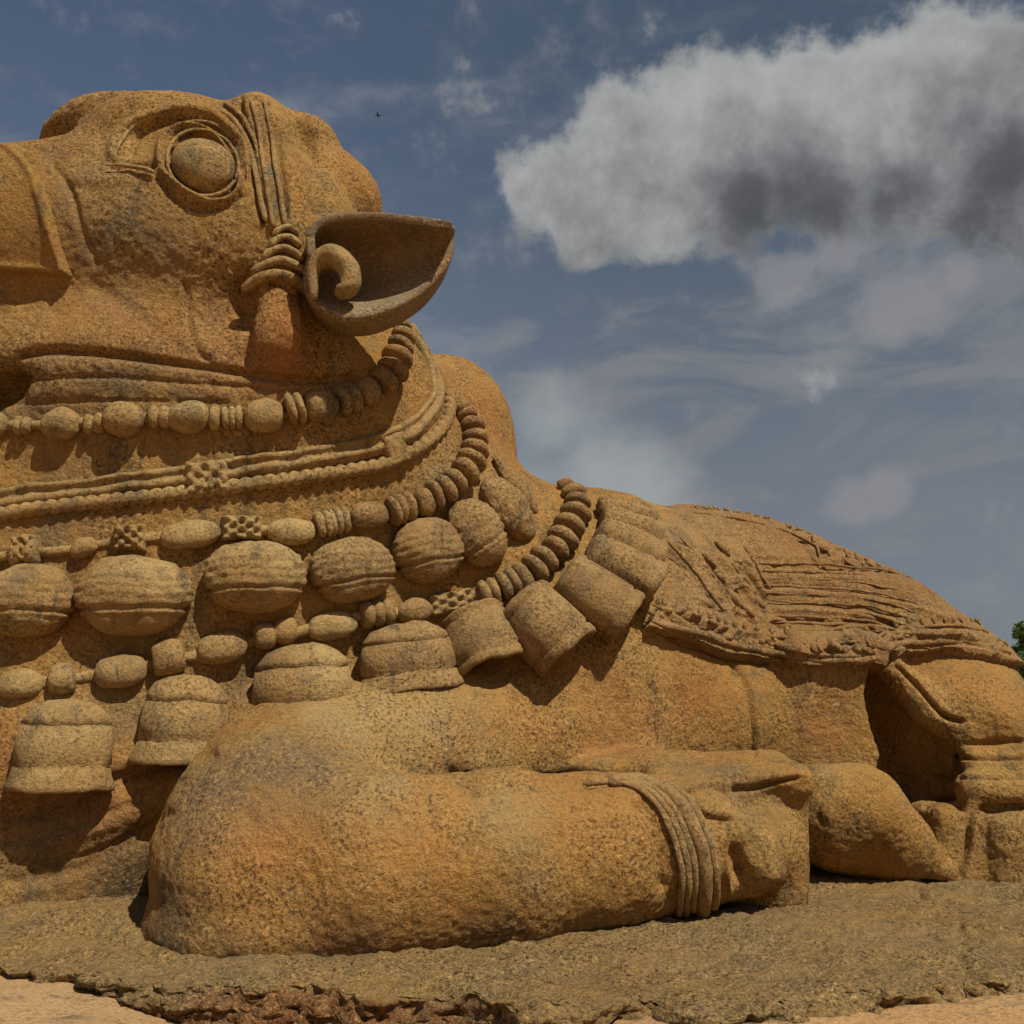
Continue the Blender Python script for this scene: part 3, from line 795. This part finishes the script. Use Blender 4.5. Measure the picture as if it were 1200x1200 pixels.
# bell strand
s3 = [(-80,820),(0,806),(75,797),(142,787),(200,775),(260,760),(325,745),(385,731),(440,720),(490,714),(540,703),(590,690),(625,672),(650,650),(668,625),(676,600),(670,578),(655,568)]
L,N = surf_path(s3, .01); mb = MB(); sweep(mb, L, N, circ(.034,10)); nk3 = mb.build('bell_necklace', M_orn, bull)
nk3['label'] = 'lowest strand of beads hung with large bells'
d3 = strand_dir(s3)
for x,y,rl,rw,nr in [(-35,808,22,16,0),(26,803,26,18,0),(76,797,14,19,1),(142,788,29,20,0),(198,771,17,22,1),(260,760,29,19,0),(322,742,24,16,2),(386,733,30,17,0),(438,719,20,16,3),(482,717,22,15,0),(572,697,12,17,2),(596,688,12,18,2),(612,680,7,20,1),(626,671,7,20,1),(638,661,7,20,1),(649,649,7,20,1),(658,637,7,20,1),(666,623,7,20,1),(672,609,6,19,1),(675,596,6,17,1),(671,583,6,15,1),(662,574,5,12,1)]:
    bead(nk3, 'bead', x,y,d3(x,y),rl,rw, n_r=nr, out=.45)
block(527,707,28,13,12,.10,'mount',nk3)
for x,y,w_,h_,ang,br in [(-36,832,56,102,-4,0),(90,820,56,100,-2,0),(224,793,53,98,-1,0),(352,757,60,92,4,0),(464,732,60,78,10,0),(548,722,46,75,24,1),(606,706,44,88,42,1),(655,681,38,92,56,1),(682,653,32,90,62,1),(694,630,26,82,66,1),(700,610,20,75,70,1),(698,596,14,70,74,1)]:
    bell(nk3, x,y,w_,h_,ang,barrel=bool(br))

# ------------------------------------------------------------------ anklet
def ring_path(px0,py0,px1,py1,Y0,bul,n=22): pass
mb = MB()
for off,r in ((4,.016),(12,.018),(20,.018),(32,.036),(45,.022)):
    pts = [(680+off,921-off*.06),(712+off,917-off*.05),(748+off,929-off*.03),(773+off,957),(788+off,995),(793+off,1030),(790+off,1078)]
    L,N = surf_path(pts, .012); sweep(mb, L, N, circ(r*1.15,12,.85))
anklet = mb.build('anklet', M_orn2, bull, rough=.004)

# ------------------------------------------------------------------ cloth over the back
poly = [(768,560),(766,600),(766,660),(770,705),(752,738),(800,750),(845,770),(890,778),(940,780),(1000,784),(1040,770),(1100,765),(1150,772),(1190,784),(1260,800),(1300,700),(1150,560),(900,480)]
ub, vb = proj(VB)
insv = inside(ub, vb, poly) & (VB[:,0] > .6)
fm = insv[QB].all(1); Qc = QB[fm]; us = np.unique(Qc); mp2 = np.full(len(VB),-1); mp2[us] = np.arange(len(us))
Vc = VB[us]; Qc = mp2[Qc]; Vc,Qc,Nc = subsurf(Vc,Qc,1)
edgecnt = {}
cs = [ # folds sweeping back, borders
 ([(900,682),(960,686),(1030,690),(1090,705)],3,.022),([(890,690),(960,696),(1030,703),(1100,722)],3,-.02),([(895,700),(970,705),(1050,715),(1110,735)],3,.02),([(900,710),(970,716),(1050,728)],3,-.018),
 ([(905,722),(980,726),(1060,742),(1130,760)],3,.02),([(990,733),(1020,735),(1045,738)],3,-.04),([(955,752),(990,745),(1045,737)],4,-.05),
 ([(965,760),(1000,752),(1060,748),(1120,757),(1165,772)],3,.03),
 ([(900,672),(960,675),(1040,682)],2.5,-.016),([(880,662),(960,664),(1010,672)],2.5,.016),
 ([(780,600),(850,603),(920,620),(960,640),(1000,650)],3,-.02),([(785,588),(850,594),(920,606),(980,628),(1050,665)],5,.028),
 ([(920,625),(940,650),(960,672)],3,-.03),([(933,622),(965,650),(985,668)],3,.02),
 ([(960,672),(1000,674),(1030,678)],4,-.03),([(940,632),(1000,648),(1040,672),(1020,680),(985,672),(950,642)],3,.025),
 ([(775,640),(800,670),(835,720)],3,-.035),([(785,636),(815,670),(850,722)],4,.03),([(815,660),(840,690),(862,720)],3,-.035),([(830,655),(860,690),(885,720)],4,.03),([(845,650),(875,685),(895,712)],3,-.03),
 ([(765,700),(800,728),(850,745),(900,752)],4,.03),([(770,720),(800,740),(850,758),(900,766),(1000,770)],4,.022),
 ([(1055,665),(1080,685),(1110,715)],2.5,-.035),
 ([(780,620),(830,625),(880,645),(900,665)],3,.015),
]
rr = random.Random(3)
dm = []
for i in range(44):                      # carved rosettes and tassels of the border
    f_ = i/43; x = 765+ (1165-765)*f_; yb = np.interp(x,[765,850,900,1000,1060,1100,1165],[715,752,762,765,753,752,765])
    dm.append((x+rr.uniform(-2,2), yb+rr.uniform(-4,3), rr.uniform(4,8), rr.uniform(3,6), rr.uniform(-40,40), rr.uniform(.015,.035)))
for i in range(34):
    f_ = i/33; x = 785+255*f_; yb = np.interp(x,[785,850,920,980,1040],[592,598,612,634,664]); dm.append((x,yb+rr.uniform(-2,4),5,3.5,30,rr.uniform(.02,.035)))
for i in range(40):
    x,y = rr.uniform(800,905), rr.uniform(655,735)
    if y > 655+(x-800)*.1 : dm.append((x,y,rr.uniform(5,11),rr.uniform(3,5),rr.uniform(20,60),rr.uniform(-.03,.03)))
for i in range(22): dm.append((rr.uniform(945,1030), rr.uniform(640,678), rr.uniform(4,8), rr.uniform(2.5,4), 30, rr.uniform(-.03,.03)))
for i in range(30): dm.append((rr.uniform(900,1050), rr.uniform(730,770), rr.uniform(5,12), rr.uniform(2,3.5), 5, rr.uniform(-.03,.02)))
thick = .08
Vtop = relief(Vc, Nc, cs, (), dm)
nz = np.stack([Vc[:,0]*1.2, Vc[:,1]*1.2, Vc[:,2]*5.5],1)
uc_,vc_ = proj(Vc); ramp = np.where(vc_<715, np.clip((uc_-766)/45,0,1), 1)[:,None]
Vtop = Vtop+Nc*((thick*ramp[:,0]-.02*(1-ramp[:,0]))+fbm(nz,3,4,5)*.016+fbm(Vc,20,3,9)*.008)[:,None]
e = np.concatenate([Qc[:,[0,1]],Qc[:,[1,2]],Qc[:,[2,3]],Qc[:,[3,0]]]).astype(np.int64)
key = np.minimum(e[:,0],e[:,1])*len(Vc)+np.maximum(e[:,0],e[:,1]); uq,first_i,cn = np.unique(key, return_index=True, return_counts=True)
be = e[first_i[cn==1]]
Vlow = Vc-Nc*.05; n0 = len(Vc)
Qs = np.stack([be[:,1],be[:,0],be[:,0]+n0,be[:,1]+n0],1)
me = np_mesh('cloth', np.vstack([Vtop,Vlow]), np.vstack([Qc,Qs]))
cloth = link('saddle_cloth', me, M_cloth, bull); 
mb = MB()
def line(pts, r, lift=.085, w_=1.0, n=10):
    L,N = surf_path(pts, lift, n)
    if len(L) > 3:
        ln = np.linalg.norm(np.diff(L,axis=0),axis=1).sum()
        sweep(mb, L, N, circ(r,8,w_), mod=lambda s,ph: .3+.7*min(1,s/.1,max(ln-s,.01)/.1), step=.02)
def dots(pts, gap, ra, rb, lift=.085, ang=0):
    L,N = surf_path(pts, lift, 10)
    if len(L) < 3: return
    if np.linalg.norm(np.diff(L,axis=0),axis=1).sum() < gap*1.01: gap = .03
    L,N,_ = resample(L,N,gap)
    if len(L) < 3: return
    T = np.gradient(L,axis=0)
    if gap == .03: k_ = len(L)//2; L,N,T = L[k_:k_+1],N[k_:k_+1],T[k_:k_+1]
    for i in range(len(L)):
        t_,n_,s_ = frame(N[i],T[i]); a_ = math.radians(ang); ax = t_*math.cos(a_)+s_*math.sin(a_); q = rr.uniform(.8,1.15)
        lathe(mb, [(-ra*q,.001),(-ra*.7*q,rb*.7),(0,rb*q),(ra*.7*q,rb*.7),(ra*q,.001)], L[i], ax, n_, m=8)
hem = [(755,733),(800,744),(850,762),(900,770),(1000,776),(1050,760),(1110,758),(1178,775)]
up = lambda p,d: [(x,y-d) for x,y in p]
line(hem, .026); line(up(hem,17), .014); dots(up(hem,9), .085, .030, .022); dots(up(hem,25), .11, .040, .020, ang=70)
top = [(808,600),(850,600),(915,616),(975,640),(1045,676)]
line(top, .016); line([(808,612),(850,617),(910,630),(960,655),(1010,680)], .014); dots([(812,606),(850,609),(912,623),(968,648),(1030,680)], .09, .034, .022, ang=50)
for k in range(9):
    y0 = 668+k*8.5
    line([(880+3*k,y0),(950,y0+3),(1020,y0+9),(1062+3*k,y0+19+k*1.2)], rr.uniform(.009,.015), n=8)
line([(772,640),(800,672),(838,724)], .016); line([(786,636),(816,668),(852,724)], .012); line([(860,640),(880,668),(900,700)], .014)
for (x,y) in ((822,662),(838,652),(834,684),(852,672),(850,706),(868,694),(884,712),(870,722)):
    dots([(x-6,y-8),(x,y),(x+6,y+8)], .16, .075, .032, ang=10); dots([(x+5,y-9),(x+11,y),(x+16,y+6)], .10, .03, .022)
for k in range(7): line([(945+k*13,632+k*6),(950+k*13,648+k*5),(956+k*13,664+k*2.5)], .013)
line([(1058,672),(1085,695),(1120,728)], .018); line([(930,752),(980,746),(1045,741)], .018)
mb.build('cloth_border', M_cloth, cloth, rough=.005)
cloth['label'] = 'carved saddle cloth with ornamented border over the back'

# ------------------------------------------------------------------ the rock it lies on
edge_px = catmull([(-300,1122),(-100,1126),(0,1131),(60,1133),(120,1141),(170,1148),(240,1149),(330,1152),(420,1157),(500,1164),(560,1178),(610,1193),(680,1184),(730,1168),(770,1163),(800,1172),(850,1184),(930,1172),(1020,1158),(1100,1150),(1200,1138),(1400,1115)], 6)
eu = edge_px[:,0]; eY = np.array([G(a,b,ZT)[1] for a,b in edge_px])
xs = np.arange(-5.2,7.5,.02)
sv = np.r_[np.arange(-.16,-.06,.02), np.arange(-.06,.06,.003), np.arange(.06,3.2,.02), np.arange(3.2,6.2,.06)]
EP = np.array([G(a,b,ZT) for a,b in edge_px]); o_ = np.argsort(EP[:,0])
yx = np.interp(xs, EP[o_,0], EP[o_,1])
X,Sv = np.meshgrid(xs,sv,indexing='ij')
chip = fbm(np.stack([xs,0*xs,0*xs],1),5,4,40,.6)*.09
Yv = yx[:,None]+chip[:,None]*np.exp(-np.abs(Sv)/.5)+Sv
Pn = np.stack([X.ravel(),Yv.ravel(),np.full(X.size,ZT)],1); sd2 = Sv.ravel()
uu,vv = proj(Pn)
prof_ = np.clip((sd2+.045)/.075,0,1)
# the broken face comes down in two uneven layers
lay = fbm(np.stack([Pn[:,0],0*sd2,0*sd2],1),2.2,3,61)*.3+.5
prof_ = np.where(prof_>lay, .62+.38*np.clip((prof_-lay)/(1-lay+1e-6)*1.6,0,1), .62*np.clip(prof_/(lay+1e-6)*1.3,0,1))
z = ZT+fbm(Pn,1.3,3,51)*.05+fbm(Pn,7,4,52,.6)*.022+fbm(Pn,24,3,54,.7)*.016
pl = np.floor(fbm(Pn,1.1,3,66)*7)/7; z += pl*.05                      # flaked sheets of the rock top
drop = .19*(1-prof_)
terr = np.clip(.07-np.maximum(sd2,0),0,.07)*.25
gx0 = G(1010,1010,ZT); gx1 = G(60,1090,ZT)
z = z-drop-terr + .12*np.exp(-(((Pn[:,0]-gx0[0])**2+(Pn[:,1]-gx0[1]-.1)**2)/.55**2)) + .12*np.exp(-(((Pn[:,0]-gx1[0])/.7)**2+((Pn[:,1]-gx1[1]-.2)/.45)**2))
for pts,wd,dp in (([(1128,1075),(1126,1110),(1131,1150)],2,-.05),([(1070,1040),(1100,1052),(1150,1050),(1200,1047)],2.5,-.05),([(0,1092),(90,1098),(150,1112),(230,1128),(330,1136),(460,1138),(600,1132)],3,-.03),([(640,1140),(700,1120),(780,1128),(860,1110)],2,-.03),([(420,1146),(520,1150),(600,1165)],3,-.04)):
    r_,_,_ = dist_poly(uu+fbm(Pn,9,2,77)*14, vv+fbm(Pn,9,2,78)*5, catmull(pts,6)); z += dp*np.exp(-(r_/wd)**2)
nx_,ny_ = X.shape; I = np.arange(nx_*ny_).reshape(nx_,ny_)
Qr = np.stack([I[:-1,:-1],I[1:,:-1],I[1:,1:],I[:-1,1:]],-1).reshape(-1,4)
Vr = Pn.copy(); Vr[:,2] = z
fz = np.exp(-(sd2/.09)**2); q3 = np.stack([Vr[:,0],Vr[:,1],Vr[:,2]*2.2],1)
Vr[:,1] += fz*(fbm(q3,8,4,81,.65)*.10); Vr[:,0] += fz*(fbm(q3,9,3,83,.6)*.05)
us = np.arange(len(Vr))
me = np_mesh('rock', Vr, Qr)
n = len(Vr); cr_ = np.zeros((n,4)); ur,vr = proj(Vr)
sdr = sd2[us]
m_ = np.exp(-((ur-400)/190)**4)*np.clip((.035-sdr)/.03,0,1); cr_[:] = (.16,.045,.015,0); cr_[:,3] = m_*.9
at = me.color_attributes.new('stain_shade','FLOAT_COLOR','POINT'); at.data.foreach_set('color', cr_.astype(np.float32).ravel())
rock = link('rock_outcrop', me, M_rock); rock['kind'] = 'structure'

# ------------------------------------------------------------------ ground to the horizon
def ring_grid():
    a = np.r_[np.arange(-9,9,.06), ]
    b = np.r_[np.arange(-1.0,8.0,.06)]
    big_a = np.r_[-1500,-400,-100,-30,a,30,100,400,1500]; big_b = np.r_[-300,-60,-12,b,12,30,80,300,1500]
    X,Y = np.meshgrid(big_a,big_b,indexing='ij'); P_ = np.stack([X.ravel(),Y.ravel(),np.zeros(X.size)],1)
    near = np.exp(-((P_[:,0]/9)**4))*np.exp(-((P_[:,1]/9)**4))
    zz = ZT-.115+near*(fbm(P_,.7,3,70)*.05+fbm(P_,4,3,71)*.008)
    u2,v2 = proj(np.stack([P_[:,0],np.maximum(P_[:,1],.5),np.full(len(P_),ZT)],1))
    zz += near*.075*np.clip((300-u2)/230,0,1)*(P_[:,1]>.5) + near*.05*np.clip((u2-600)/300,0,1)*(P_[:,1]>.5)
    zz -= near*.07*np.exp(-(((u2-400)/190)**4))*(P_[:,1]>.5)
    P_[:,2] = np.where(P_[:,1]>5.5, np.minimum(zz,ZT-.15), zz)
    n1_,n2_ = X.shape; I = np.arange(n1_*n2_).reshape(n1_,n2_)
    Q = np.stack([I[:-1,:-1],I[1:,:-1],I[1:,1:],I[:-1,1:]],-1).reshape(-1,4)
    return P_,Q
gv,gq = ring_grid(); ground = link('ground', np_mesh('ground',gv,gq), M_ground); ground['kind'] = 'structure'

# ------------------------------------------------------------------ trees beyond, and the bird
def mat_plain(name, c1, c2, sc, rough=.7):
    m = bpy.data.materials.new(name); m.use_nodes = True; t = NT(m.node_tree)
    co = t.n('ShaderNodeNewGeometry').outputs['Position']; nz = t.noise(co, sc, 4, .6)
    bs = t.n('ShaderNodeBsdfPrincipled', ins={'Base Color': t.mix(t.rng(nz,.35,.65), c1, c2), 'Roughness': rough})
    o = t.n('ShaderNodeOutputMaterial'); t.nt.links.new(bs.outputs[0], o.inputs[0]); return m
M_leaf = mat_plain('leaves', (.035,.085,.018,1), (.10,.17,.035,1), 3.0); M_bark = mat_plain('bark', (.10,.07,.045,1), (.05,.035,.025,1), 9)
M_bird = mat_plain('feathers', (.02,.018,.018,1), (.035,.03,.03,1), 20)
def tree(px, Y, H, R, seed, label):
    r = random.Random(seed); b0 = P(px,850,Y); b0[2] = ZT-.17
    root = bpy.data.objects.new('tree', None); C.collection.objects.link(root); root.location = b0
    root['label'] = label; root['category'] = 'tree'; root['group'] = 'trees behind the bull'
    mb = MB()
    def limb(a,b,ra,rb):
        L = np.array([a+(b-a)*q+np.array([r.uniform(-.1,.1),r.uniform(-.1,.1),0])*math.sin(q*3.1) for q in np.linspace(0,1,6)])
        d = (b-a); nn = np.cross(d,[.3,1,.2]); N = np.tile(nn/np.linalg.norm(nn),(6,1)); tot = np.linalg.norm(b-a)
        sweep(mb, L, N, circ(1,8), mod=lambda s,ph: ra+(rb-ra)*min(1,s/tot), step=tot/6, taper=False)
    o = np.array([0,0,0.]); top = np.array([r.uniform(-.4,.4),0,H*.55]); limb(o,top,H*.03,H*.018)
    tips = []
    for i in range(9):
        a = r.uniform(0,6.28); q = top*r.uniform(.65,1); e_ = q+np.array([math.cos(a)*R*.7,math.sin(a)*R*.7,H*r.uniform(.12,.42)]); limb(q,e_,H*.012,H*.004); tips.append(e_)
    mb.build('trunk', M_bark, root, rough=.01)
    cl = [(e_, R*r.uniform(.28,.5)) for e_ in tips]+[(top+np.array([r.uniform(-.6,.6)*R,r.uniform(-.6,.6)*R,r.uniform(.1,.42)*H]), R*r.uniform(.25,.45)) for _ in range(12)]
    vs = []; fs = []; g = np.random.default_rng(seed)
    for c_,rad in cl:
        nl = int(620*(rad/R)**2*6)
        d = g.normal(size=(nl,3)); d /= np.linalg.norm(d,axis=1)[:,None]; p = c_+d*(rad*g.uniform(.45,1.05,nl)**.6)[:,None]*np.array([1,1,.75])
        for q in p:
            a_ = g.normal(size=3); a_ /= np.linalg.norm(a_); b_ = np.cross(a_, g.normal(size=3)); b_ /= np.linalg.norm(b_); s_ = .16
            i0 = len(vs); vs += [q-a_*s_, q+b_*s_*.5, q+a_*s_, q-b_*s_*.5]; fs.append((i0,i0+1,i0+2,i0+3))
    me = bpy.data.meshes.new('crown'); me.from_pydata([tuple(x) for x in vs],[],fs); link('crown', me, M_leaf, root, False)
tree(1264, 42, 4.3, 3.0, 5, 'low bushy green tree showing past the rump at the right edge')
tree(1236, 60, 7.0, 2.3, 8, 'taller dark tree whose crown tip shows above the low bush at the right edge')
mb = MB(); c_ = P(443,135,60); sc_ = S(443,135,60)
lathe(mb, [(-4*sc_,.01),(-3*sc_,.5*sc_),(-.5*sc_,1.1*sc_),(2*sc_,.8*sc_),(3*sc_,.5*sc_),(4*sc_,.01)], c_, np.array([1,0,.05]), np.array([0,-1,0]), m=10)
for sg in (-1,1):
    A = np.zeros((6,4,3))
    for i in range(6):
        for j in range(4):
            f_ = i/5; A[i,j] = c_+np.array([(.9-j*.7*(1-f_*.7)-f_*.8)*sc_, sg*f_*6*sc_, (math.sin(f_*3)*1.6+(.15 if j in(1,2) else 0))*sc_])
    mb.grid(A)
bird = mb.build('bird', M_bird, None, rough=0); bird['label'] = 'tiny dark bird flying in the open sky right of the bull head'; bird['category'] = 'bird'
